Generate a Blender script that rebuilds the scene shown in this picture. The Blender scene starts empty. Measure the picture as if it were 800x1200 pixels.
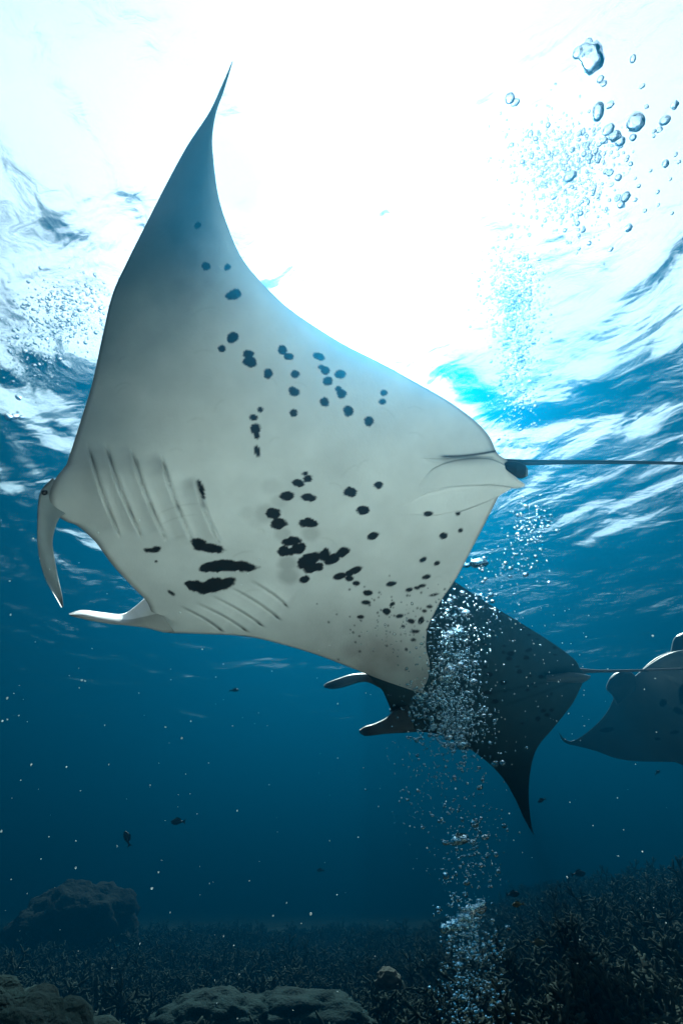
import bpy, bmesh, math, random
import numpy as np
from mathutils import Vector, noise as mnoise

SC = bpy.context.scene
COL = SC.collection
R = math.radians
rng = np.random.default_rng(7)
random.seed(7)

# ------------------------------------------------------------------ camera
PITCH = R(35.3)
FPX = 635.0                                # focal length in pixels of the 800 x 1200 photograph
cam_data = bpy.data.cameras.new('camera')
cam = bpy.data.objects.new('camera', cam_data)
COL.objects.link(cam)
cam.location = (0, 0, 0)
cam.rotation_euler = (math.pi / 2 + PITCH, 0, 0)
cam_data.sensor_fit = 'VERTICAL'
cam_data.sensor_height = 36.0
cam_data.lens = FPX / 1200.0 * 36.0
cam_data.clip_start = 0.02
cam_data.clip_end = 2000
SC.camera = cam

# ------------------------------------------------------------------ sky
SUN_EL, SUN_AZ = 53.0, 4.0               # degrees; azimuth measured from +Y (ahead) towards +X
world = bpy.data.worlds.new('World')
SC.world = world
world.use_nodes = True
wn = world.node_tree
for n in list(wn.nodes):
    wn.nodes.remove(n)
wo = wn.nodes.new('ShaderNodeOutputWorld')
bg = wn.nodes.new('ShaderNodeBackground')
sky = wn.nodes.new('ShaderNodeTexSky')
sky.sky_type = 'NISHITA'
sky.sun_disc = False
sky.sun_elevation = R(SUN_EL)
sky.sun_rotation = R(SUN_AZ)
sky.air_density = 1.0
sky.dust_density = 3.0
tc = wn.nodes.new('ShaderNodeTexCoord')
cn = wn.nodes.new('ShaderNodeTexNoise')
cn.inputs['Scale'].default_value = 2.2
cn.inputs['Detail'].default_value = 6
cr = wn.nodes.new('ShaderNodeMapRange')
cr.inputs['From Min'].default_value = 0.30
cr.inputs['From Max'].default_value = 0.62
cmix = wn.nodes.new('ShaderNodeMixRGB')
cmix.inputs['Color2'].default_value = (4.6, 5.4, 5.9, 1)     # bright thin cloud
wn.links.new(tc.outputs['Generated'], cn.inputs['Vector'])
wn.links.new(cn.outputs['Fac'], cr.inputs['Value'])
wn.links.new(cr.outputs['Result'], cmix.inputs['Fac'])
wn.links.new(sky.outputs['Color'], cmix.inputs['Color1'])
wn.links.new(cmix.outputs['Color'], bg.inputs['Color'])
bg.inputs['Strength'].default_value = 0.05
wn.links.new(bg.outputs['Background'], wo.inputs['Surface'])

# ------------------------------------------------------------------ sun
sd = bpy.data.lights.new('sun', 'SUN')
sd.energy = 5.0
sd.angle = R(2.0)
sd.color = (1.0, 0.97, 0.92)
sun = bpy.data.objects.new('sun', sd)
COL.objects.link(sun)
_el, _az = R(SUN_EL), R(SUN_AZ)
to_sun = Vector((math.sin(_az) * math.cos(_el), math.cos(_az) * math.cos(_el), math.sin(_el)))
sun.rotation_euler = (-to_sun).to_track_quat('-Z', 'Y').to_euler()

# ------------------------------------------------------------------ exposure / renderer
SC.view_settings.view_transform = 'Standard'
SC.view_settings.look = 'None'
SC.view_settings.exposure = 3.5
SC.view_settings.gamma = 1.0
SC.view_settings.use_curve_mapping = False
SC.cycles.use_denoising = True
SC.cycles.max_bounces = 10
SC.cycles.diffuse_bounces = 4
SC.cycles.glossy_bounces = 4
SC.cycles.transmission_bounces = 8
SC.cycles.volume_bounces = 1
SC.cycles.transparent_max_bounces = 16
SC.cycles.caustics_reflective = False
SC.cycles.caustics_refractive = True
SC.cycles.sample_clamp_indirect = 6.0

# ------------------------------------------------------------------ helpers
FWD = np.array([0, math.cos(PITCH), math.sin(PITCH)])
UPV = np.array([0, -math.sin(PITCH), math.cos(PITCH)])
RGT = np.array([1.0, 0, 0])


def ray(px, py):
    """unit direction from the camera's standpoint; used to lay out things at their own distance"""
    px = np.asarray(px, float); py = np.asarray(py, float)
    d = ((px - 400) / FPX)[..., None] * RGT + ((600 - py) / FPX)[..., None] * UPV + FWD
    return d / np.linalg.norm(d, axis=-1, keepdims=True)


def at(px, py, dist):
    return ray(px, py) * np.asarray(dist, float)[..., None]


def tag(o, label=None, cat=None, group=None, kind=None):
    if label: o['label'] = label
    if cat: o['category'] = cat
    if group: o['group'] = group
    if kind: o['kind'] = kind
    return o


def empty(name, loc):
    o = bpy.data.objects.new(name, None)
    o.empty_display_size = 0.1
    o.location = loc
    COL.objects.link(o)
    return o


def mesh_np(name, V, F, mat, smooth=True, colors=None):
    me = bpy.data.meshes.new(name)
    V = np.asarray(V, dtype=np.float32)
    F = np.asarray(F, dtype=np.int32)
    k = F.shape[1]
    me.vertices.add(len(V)); me.vertices.foreach_set('co', V.ravel())
    me.loops.add(F.size); me.loops.foreach_set('vertex_index', F.ravel())
    me.polygons.add(len(F))
    me.polygons.foreach_set('loop_start', np.arange(0, F.size, k, dtype=np.int32))
    me.update(calc_edges=True)
    me.validate()
    if colors is not None:
        a = me.color_attributes.new('pigment', 'FLOAT_COLOR', 'POINT')
        c = np.ones((len(V), 4), np.float32); c[:, :3] = colors
        a.data.foreach_set('color', c.ravel())
    if smooth:
        me.polygons.foreach_set('use_smooth', np.ones(len(me.polygons), dtype=bool))
    if mat: me.materials.append(mat)
    return me


def link(name, me, parent=None, loc=None):
    o = bpy.data.objects.new(name, me)
    COL.objects.link(o)
    if loc is not None: o.location = loc
    if parent is not None:
        o.parent = parent
        o.matrix_parent_inverse.identity()
    return o


def rebase(V, origin):
    return np.asarray(V) - np.asarray(origin)


def new_mat(name):
    m = bpy.data.materials.new(name)
    m.use_nodes = True
    nt = m.node_tree
    return m, nt, nt.nodes['Principled BSDF'], nt.nodes['Material Output']


def node(nt, kind, **kw):
    n = nt.nodes.new(kind)
    for k, v in kw.items():
        if k in n.inputs: n.inputs[k].default_value = v
        else: setattr(n, k, v)
    return n


def noisy_mat(name, c1, c2, scale, rough=0.8, bump=0.3, bscale=None, bdist=0.01, detail=5):
    m, nt, p, out = new_mat(name)
    t = node(nt, 'ShaderNodeTexCoord')
    n = node(nt, 'ShaderNodeTexNoise'); n.inputs['Scale'].default_value = scale; n.inputs['Detail'].default_value = detail
    nt.links.new(t.outputs['Object'], n.inputs['Vector'])
    r = node(nt, 'ShaderNodeValToRGB')
    r.color_ramp.elements[0].position = 0.32; r.color_ramp.elements[0].color = (*c1, 1)
    r.color_ramp.elements[1].position = 0.70; r.color_ramp.elements[1].color = (*c2, 1)
    nt.links.new(n.outputs['Fac'], r.inputs['Fac'])
    nt.links.new(r.outputs['Color'], p.inputs['Base Color'])
    p.inputs['Roughness'].default_value = rough
    p.inputs['Specular IOR Level'].default_value = 0.03
    n2 = node(nt, 'ShaderNodeTexNoise'); n2.inputs['Scale'].default_value = bscale or scale * 4; n2.inputs['Detail'].default_value = 4
    nt.links.new(t.outputs['Object'], n2.inputs['Vector'])
    b = node(nt, 'ShaderNodeBump'); b.inputs['Strength'].default_value = bump; b.inputs['Distance'].default_value = bdist
    nt.links.new(n2.outputs['Fac'], b.inputs['Height'])
    nt.links.new(b.outputs['Normal'], p.inputs['Normal'])
    return m


def smooth(a, b, x):
    t = np.clip((np.asarray(x, float) - a) / (b - a), 0, 1)
    return t * t * (3 - 2 * t)


def spline(pts, n):
    """Catmull-Rom through pts, resampled to n points evenly by arc length"""
    P = np.asarray(pts, float)
    Q = np.vstack([2 * P[0] - P[1], P, 2 * P[-1] - P[-2]])
    out = []
    for i in range(len(P) - 1):
        p0, p1, p2, p3 = Q[i], Q[i + 1], Q[i + 2], Q[i + 3]
        t = np.linspace(0, 1, 24, endpoint=False)[:, None]
        out.append(0.5 * ((2 * p1) + (p2 - p0) * t + (2 * p0 - 5 * p1 + 4 * p2 - p3) * t ** 2 + (3 * p1 - p0 - 3 * p2 + p3) * t ** 3))
    C = np.vstack(out + [P[-1:]])
    s = np.concatenate([[0], np.cumsum(np.linalg.norm(np.diff(C, axis=0), axis=1))])
    u = np.linspace(0, s[-1], n)
    return np.stack([np.interp(u, s, C[:, k]) for k in range(C.shape[1])], axis=1)


def vnoise(X, Y, seed=0, octaves=4, freq=1.0):
    """smooth value noise in numpy, about -1..1"""
    out = np.zeros(np.broadcast(X, Y).shape); amp = 1.0; tot = 0
    for o in range(octaves):
        g = np.random.default_rng(seed * 31 + o).uniform(-1, 1, (64, 64))
        x = np.asarray(X) * freq * 2 ** o + 17.3 * o; y = np.asarray(Y) * freq * 2 ** o + 5.1 * o
        xi = np.floor(x).astype(int); yi = np.floor(y).astype(int)
        fx = x - xi; fy = y - yi
        fx = fx * fx * (3 - 2 * fx); fy = fy * fy * (3 - 2 * fy)
        a = g[xi % 64, yi % 64]; b = g[(xi + 1) % 64, yi % 64]; c = g[xi % 64, (yi + 1) % 64]; d = g[(xi + 1) % 64, (yi + 1) % 64]
        out += amp * ((a * (1 - fx) + b * fx) * (1 - fy) + (c * (1 - fx) + d * fx) * fy)
        tot += amp; amp *= 0.5
    return out / tot


# ------------------------------------------------------------------ water surface
SURF_Z = 5.6


def build_water():
    m, nt, p, out = new_mat('water_surface')
    nt.nodes.remove(p)
    geo = node(nt, 'ShaderNodeNewGeometry')
    mp = node(nt, 'ShaderNodeMapping'); mp.inputs['Scale'].default_value = (1.0, 1.0, 1.0)
    mp.inputs['Rotation'].default_value = (0, 0, R(28))
    nt.links.new(geo.outputs['Position'], mp.inputs['Vector'])
    st = node(nt, 'ShaderNodeMapping'); st.inputs['Scale'].default_value = (0.8, 1.15, 1.0)
    nt.links.new(mp.outputs['Vector'], st.inputs['Vector'])
    n1 = node(nt, 'ShaderNodeTexNoise'); n1.inputs['Scale'].default_value = 1.1; n1.inputs['Detail'].default_value = 3; n1.inputs['Distortion'].default_value = 0.6
    n2 = node(nt, 'ShaderNodeTexNoise'); n2.inputs['Scale'].default_value = 4.0; n2.inputs['Detail'].default_value = 9; n2.inputs['Roughness'].default_value = 0.6; n2.inputs['Distortion'].default_value = 1.4
    nt.links.new(st.outputs['Vector'], n1.inputs['Vector'])
    nt.links.new(st.outputs['Vector'], n2.inputs['Vector'])
    b1 = node(nt, 'ShaderNodeBump'); b1.inputs['Strength'].default_value = 1.0; b1.inputs['Distance'].default_value = 0.13
    b2 = node(nt, 'ShaderNodeBump'); b2.inputs['Strength'].default_value = 1.0; b2.inputs['Distance'].default_value = 0.024
    nt.links.new(n1.outputs['Fac'], b1.inputs['Height'])
    nt.links.new(n2.outputs['Fac'], b2.inputs['Height'])
    nt.links.new(b1.outputs['Normal'], b2.inputs['Normal'])
    n0 = node(nt, 'ShaderNodeTexNoise'); n0.inputs['Scale'].default_value = 0.42; n0.inputs['Detail'].default_value = 2; n0.inputs['Distortion'].default_value = 0.4
    nt.links.new(mp.outputs['Vector'], n0.inputs['Vector'])
    b0 = node(nt, 'ShaderNodeBump'); b0.inputs['Strength'].default_value = 1.0; b0.inputs['Distance'].default_value = 0.76
    nt.links.new(n0.outputs['Fac'], b0.inputs['Height']); nt.links.new(b0.outputs['Normal'], b1.inputs['Normal'])
    tr = node(nt, 'ShaderNodeBsdfTransparent'); tr.inputs['Color'].default_value = (0.97, 1.0, 1.0, 1)
    gl = node(nt, 'ShaderNodeBsdfGlossy'); gl.inputs['Roughness'].default_value = 0.20
    nt.links.new(b2.outputs['Normal'], gl.inputs['Normal'])
    mx = node(nt, 'ShaderNodeMixShader')
    # ripples finer than the modelled ones blur the edge of the bright window: average over three scales of slope
    total = None
    for bn, wgt in ((b2, 0.55), (b1, 0.30), (b0, 0.15)):
        f2 = node(nt, 'ShaderNodeFresnel'); f2.inputs['IOR'].default_value = 1.333
        nt.links.new(bn.outputs['Normal'], f2.inputs['Normal'])
        ad = node(nt, 'ShaderNodeMath', operation='MULTIPLY_ADD')
        ad.inputs[1].default_value = wgt; ad.inputs[2].default_value = 0.0
        nt.links.new(f2.outputs['Fac'], ad.inputs[0])
        if total is not None: nt.links.new(total, ad.inputs[2])
        total = ad.outputs[0]
    nt.links.new(total, mx.inputs['Fac'])
    nt.links.new(tr.outputs['BSDF'], mx.inputs[1])
    nt.links.new(gl.outputs['BSDF'], mx.inputs[2])
    nt.links.new(mx.outputs['Shader'], out.inputs['Surface'])
    # gently swelling sheet, finer near the viewer
    g = np.sinh(np.linspace(-4.2, 4.2, 181)); g = g / g.max() * 160
    X, Y = np.meshgrid(g, g + 4, indexing='ij')
    fade = np.exp(-(np.hypot(X, Y) / 45) ** 2)
    Z = SURF_Z + 0.12 * fade * vnoise(X, Y, 3, 3, 0.28)
    n = len(g)
    I = np.arange(n * n).reshape(n, n)
    F = np.stack([I[:-1, :-1], I[1:, :-1], I[1:, 1:], I[:-1, 1:]], -1).reshape(-1, 4)
    me = mesh_np('water_surface', np.stack([X, Y, Z], -1).reshape(-1, 3), F, m)
    tag(link('water_surface', me), 'rippled sea surface seen from below, bright white overhead', None, kind='structure')


build_water()


# ------------------------------------------------------------------ sea bed
def ground_z(x, y):
    x = np.asarray(x, float); y = np.asarray(y, float)
    sand = -1.35 + 0.05 * vnoise(x, y, 11, 3, 0.35)
    reef = -0.76 + 0.0 * y + 0.86 * smooth(0.3, 4.2, x - 0.10 * (y - 5)) + 0.07 * vnoise(x, y, 12, 3, 0.7)
    m = reef_mask(x, y)
    far = smooth(14, 40, np.hypot(x, y))
    reef = reef * (1 - far) + (-0.9) * far
    return sand * (1 - m) + reef * m


def reef_mask(x, y):
    """1 on the reef, 0 on the unseen sand clearing added to bounce light upwards"""
    x = np.asarray(x, float); y = np.asarray(y, float)
    r = np.hypot(x - 1.7, y + 0.3) + 0.6 * vnoise(x, y, 13, 2, 0.45)  # clearing added out of view, placed to reflect sunlight onto the big ray's belly
    return smooth(3.0, 3.5, r)


def build_seabed():
    g = np.sinh(np.linspace(-3.8, 3.8, 301)); g = g / g.max() * 160
    X, Y = np.meshgrid(g, g + 3, indexing='ij')
    Z = ground_z(X, Y)
    n = len(g)
    I = np.arange(n * n).reshape(n, n)
    F = np.stack([I[:-1, :-1], I[1:, :-1], I[1:, 1:], I[:-1, 1:]], -1).reshape(-1, 4)
    c = reef_mask(X, Y).reshape(-1, 1) * np.ones((1, 3))
    m, nt, p, out = new_mat('seabed')
    at_ = node(nt, 'ShaderNodeAttribute'); at_.attribute_name = 'pigment'
    geo = node(nt, 'ShaderNodeNewGeometry')
    n1 = node(nt, 'ShaderNodeTexNoise'); n1.inputs['Scale'].default_value = 3.0; n1.inputs['Detail'].default_value = 8
    nt.links.new(geo.outputs['Position'], n1.inputs['Vector'])
    rr = node(nt, 'ShaderNodeValToRGB')
    rr.color_ramp.elements[0].color = (0.006, 0.009, 0.008, 1); rr.color_ramp.elements[1].color = (0.022, 0.028, 0.022, 1)
    nt.links.new(n1.outputs['Fac'], rr.inputs['Fac'])
    sr = node(nt, 'ShaderNodeValToRGB')
    sr.color_ramp.elements[0].color = (0.82, 0.76, 0.70, 1); sr.color_ramp.elements[1].color = (0.92, 0.87, 0.81, 1)
    nt.links.new(n1.outputs['Fac'], sr.inputs['Fac'])
    mx = node(nt, 'ShaderNodeMixRGB')
    nt.links.new(at_.outputs['Fac'], mx.inputs['Fac'])
    nt.links.new(sr.outputs['Color'], mx.inputs['Color1']); nt.links.new(rr.outputs['Color'], mx.inputs['Color2'])
    nt.links.new(mx.outputs['Color'], p.inputs['Base Color'])
    p.inputs['Roughness'].default_value = 0.95
    p.inputs['Specular IOR Level'].default_value = 0.02
    b = node(nt, 'ShaderNodeBump'); b.inputs['Distance'].default_value = 0.04; b.inputs['Strength'].default_value = 0.8
    nt.links.new(n1.outputs['Fac'], b.inputs['Height']); nt.links.new(b.outputs['Normal'], p.inputs['Normal'])
    me = mesh_np('seabed', np.stack([X, Y, Z], -1).reshape(-1, 3), F, m, colors=c)
    tag(link('seabed', me), 'sea bed with an added pale sand clearing, rising into a dark coral reef', None, kind='structure')


build_seabed()


# ------------------------------------------------------------------ the water itself
def build_haze():
    m, nt, p, out = new_mat('sea_water')
    nt.nodes.remove(p)
    v = node(nt, 'ShaderNodeVolumePrincipled')
    v.inputs['Color'].default_value = (0.0001, 0.0176, 0.0360, 1)
    v.inputs['Absorption Color'].default_value = (0.135, 0.22, 0.225, 1)
    v.inputs['Density'].default_value = 0.22
    v.inputs['Anisotropy'].default_value = 0.80
    nt.links.new(v.outputs['Volume'], out.inputs['Volume'])
    x, y0, y1, z0, z1 = 120, -110, 120, -2.6, SURF_Z + 0.5
    V = [(-x, y0, z0), (x, y0, z0), (x, y1, z0), (-x, y1, z0), (-x, y0, z1), (x, y0, z1), (x, y1, z1), (-x, y1, z1)]
    F = [(0, 3, 2, 1), (4, 5, 6, 7), (0, 1, 5, 4), (1, 2, 6, 5), (2, 3, 7, 6), (3, 0, 4, 7)]
    me = mesh_np('haze', V, F, m, smooth=False)
    tag(link('haze', me), 'blue haze of the sea water', None, kind='stuff')


build_haze()


# ------------------------------------------------------------------ manta rays
def skin_material(name, rough=0.45):
    m, nt, p, out = new_mat(name)
    a = node(nt, 'ShaderNodeAttribute'); a.attribute_name = 'pigment'
    t = node(nt, 'ShaderNodeTexCoord')
    n = node(nt, 'ShaderNodeTexNoise'); n.inputs['Scale'].default_value = 5; n.inputs['Detail'].default_value = 8; n.inputs['Roughness'].default_value = 0.65
    nt.links.new(t.outputs['Object'], n.inputs['Vector'])
    mr = node(nt, 'ShaderNodeMapRange'); mr.inputs['To Min'].default_value = 0.78; mr.inputs['To Max'].default_value = 1.10
    nt.links.new(n.outputs['Fac'], mr.inputs['Value'])
    mu = node(nt, 'ShaderNodeMixRGB'); mu.blend_type = 'MULTIPLY'; mu.inputs['Fac'].default_value = 1
    nt.links.new(a.outputs['Color'], mu.inputs['Color1']); nt.links.new(mr.outputs['Result'], mu.inputs['Color2'])
    nt.links.new(mu.outputs['Color'], p.inputs['Base Color'])
    p.inputs['Roughness'].default_value = rough
    p.inputs['Specular IOR Level'].default_value = 0.10
    n2 = node(nt, 'ShaderNodeTexNoise'); n2.inputs['Scale'].default_value = 90; n2.inputs['Detail'].default_value = 6
    nt.links.new(t.outputs['Object'], n2.inputs['Vector'])
    b = node(nt, 'ShaderNodeBump'); b.inputs['Strength'].default_value = 0.25; b.inputs['Distance'].default_value = 0.004
    nt.links.new(n2.outputs['Fac'], b.inputs['Height']); nt.links.new(b.outputs['Normal'], p.inputs['Normal'])
    return m


SKIN = skin_material('manta_skin')
PALE = np.array([0.82, 0.81, 0.80])
DARK = np.array([0.018, 0.020, 0.022])
DUSK = np.array([0.20, 0.165, 0.15])


def grid_faces(n, m, I):
    return np.stack([I[:-1, :-1], I[:-1, 1:], I[1:, 1:], I[1:, :-1]], -1).reshape(-1, 4)


def disc(lead, trail, rows, cols, dist_fn, belly_fn, back_fn, color_fn, origin):
    """closed wing-shaped body: lead / trail are lists of outline segments, row by row from tip to tip"""
    L = np.vstack([spline(s, r + 1)[(1 if k else 0):] for k, (s, r) in enumerate(zip(lead, rows))])
    T = np.vstack([spline(s, r + 1)[(1 if k else 0):] for k, (s, r) in enumerate(zip(trail, rows))])
    n = len(L)
    v = (1 - np.cos(np.linspace(0, math.pi, cols))) / 2 * 0.5 + np.linspace(0, 1, cols) * 0.5
    P = L[:, None, :] * (1 - v[None, :, None]) + T[:, None, :] * v[None, :, None]
    U = np.linspace(0, 1, n)[:, None] * np.ones((1, cols)); Vv = np.ones((n, 1)) * v[None, :]
    px, py = P[..., 0], P[..., 1]
    t = dist_fn(px, py, U, Vv)
    A = at(px, py, t - belly_fn(px, py, U, Vv))
    B = at(px, py, t + back_fn(px, py, U, Vv))
    VA = A.reshape(-1, 3)
    IA = np.arange(n * cols).reshape(n, cols)
    IB = IA.copy(); inner = np.arange(n * (cols - 2)).reshape(n, cols - 2) + n * cols
    IB[:, 1:-1] = inner
    VB = B[:, 1:-1].reshape(-1, 3)
    V = np.vstack([VA, VB])
    F = np.vstack([grid_faces(n, cols, IA)[:, ::-1], grid_faces(n, cols, IB)])
    CA = color_fn(px, py, U, Vv).reshape(-1, 3)
    CB = np.ones((len(VB), 3)) * DARK
    return rebase(V, origin), F, np.vstack([CA, CB])


def sheet(edge_a, edge_b, da, db, rows, cols, thick, cup, col_front, col_back, origin, taper=True, base=None, root=0.0):
    """fin: a thin cupped blade between two traced edges, each with its own distances along the length"""
    a = spline([(x, y) for x, y in edge_a], rows); b = spline([(x, y) for x, y in edge_b], rows)
    ta = np.interp(np.linspace(0, 1, rows), np.linspace(0, 1, len(da)), da)
    tb = np.interp(np.linspace(0, 1, rows), np.linspace(0, 1, len(db)), db)
    v = np.linspace(0, 1, cols)
    P = a[:, None] * (1 - v[None, :, None]) + b[:, None] * v[None, :, None]
    t = ta[:, None] * (1 - v) + tb[:, None] * v + cup * np.sin(math.pi * v)[None, :]
    if base is not None: t = base(P[..., 0], P[..., 1]) - t
    w = np.sqrt(np.clip(np.sin(math.pi * v), 0, 1))[None, :] * np.ones((rows, 1))
    if taper: w = w * np.linspace(1, 0.35, rows)[:, None]
    if root: w = w * smooth(0.0, root, np.linspace(0, 1, rows))[:, None]
    A = at(P[..., 0], P[..., 1], t - thick * w); B = at(P[..., 0], P[..., 1], t + thick * w)
    I = np.arange(rows * cols).reshape(rows, cols)
    IB = I.copy(); IB[:, 1:-1] = np.arange(rows * (cols - 2)).reshape(rows, cols - 2) + rows * cols
    V = np.vstack([A.reshape(-1, 3), B[:, 1:-1].reshape(-1, 3)])
    F = np.vstack([grid_faces(rows, cols, I)[:, ::-1], grid_faces(rows, cols, IB)])
    cf = col_front(np.linspace(0, 1, rows)[:, None] * np.ones((1, cols)), np.ones((rows, 1)) * v) if callable(col_front) else np.ones((rows, cols, 3)) * col_front
    cb = col_back(np.linspace(0, 1, rows)[:, None] * np.ones((1, cols - 2)), np.ones((rows, 1)) * v[1:-1]) if callable(col_back) else np.ones((rows, cols - 2, 3)) * col_back
    return rebase(V, origin), F, np.vstack([cf.reshape(-1, 3), cb.reshape(-1, 3)])


def tube(path, radii, sides, origin, col):
    P = np.asarray(path, float); n = len(P)
    T = np.gradient(P, axis=0); T /= np.linalg.norm(T, axis=1, keepdims=True)
    ref = np.array([0.05, 0.1, 1.0]); V = []
    for i in range(n):
        x = np.cross(T[i], ref); x /= np.linalg.norm(x); y = np.cross(T[i], x)
        a = np.linspace(0, 2 * math.pi, sides, endpoint=False)
        V.append(P[i] + radii[i] * (np.cos(a)[:, None] * x + np.sin(a)[:, None] * y))
    V = np.vstack(V)
    I = np.arange(n * sides).reshape(n, sides); J = np.roll(I, -1, axis=1)
    F = np.stack([I[:-1], J[:-1], J[1:], I[1:]], -1).reshape(-1, 4)
    return rebase(V, origin), F, np.ones((len(V), 3)) * col


def ellipsoid(center, ax, origin, col, seg=20, ring=12):
    ax = np.asarray(ax, float)
    th = np.linspace(0, math.pi, ring + 1); ph = np.linspace(0, 2 * math.pi, seg, endpoint=False)
    S = np.stack([np.outer(np.sin(th), np.cos(ph)), np.outer(np.sin(th), np.sin(ph)), np.outer(np.cos(th), np.ones(seg))], -1)
    V = S.reshape(-1, 3) @ ax + np.asarray(center)
    I = np.arange((ring + 1) * seg).reshape(ring + 1, seg); J = np.roll(I, -1, axis=1)
    F = np.stack([I[:-1], I[1:], J[1:], J[:-1]], -1).reshape(-1, 4)
    return rebase(V, origin), F, np.ones((len(V), 3)) * col


def part(name, data, parent, mat=None):
    V, F, C = data
    return link(name, mesh_np(name, V, F, mat or SKIN, colors=C), parent)


def paint_spots(px, py, spots, seed=1):
    """0..1 pigment of irregular blots; spots = (x, y, rx, ry, tilt degrees, strength, softness)"""
    out = np.zeros(px.shape)
    wob = vnoise(px, py, seed, 3, 0.13) + 0.3 * vnoise(px, py, seed + 40, 2, 0.36)
    for (x, y, rx, ry, a, s, so) in spots:
        r = max(rx, ry) * 1.9 + 3
        msk = (np.abs(px - x) < r) & (np.abs(py - y) < r)
        if not msk.any(): continue
        dx = px[msk] - x; dy = py[msk] - y; c, sn = math.cos(R(a)), math.sin(R(a))
        q = np.hypot((dx * c + dy * sn) / rx, (-dx * sn + dy * c) / ry) + wob[msk] * min(0.34, 2.1 / min(rx, ry)) * (1 if so < 0.5 else 0.5)
        e = so if so > 0 else 1.4 / min(rx, ry)
        out[msk] = np.maximum(out[msk], s * (1 - smooth(1 - e / 2, 1 + e / 2, q)))
    return out


def seg_dist(px, py, pts):
    """signed side distance and position along a polyline's chord"""
    (x0, y0), (x1, y1) = pts
    L = math.hypot(x1 - x0, y1 - y0); ux, uy = (x1 - x0) / L, (y1 - y0) / L
    s = ((px - x0) * ux + (py - y0) * uy) / L
    d = -(px - x0) * uy + (py - y0) * ux
    return d, s


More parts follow.
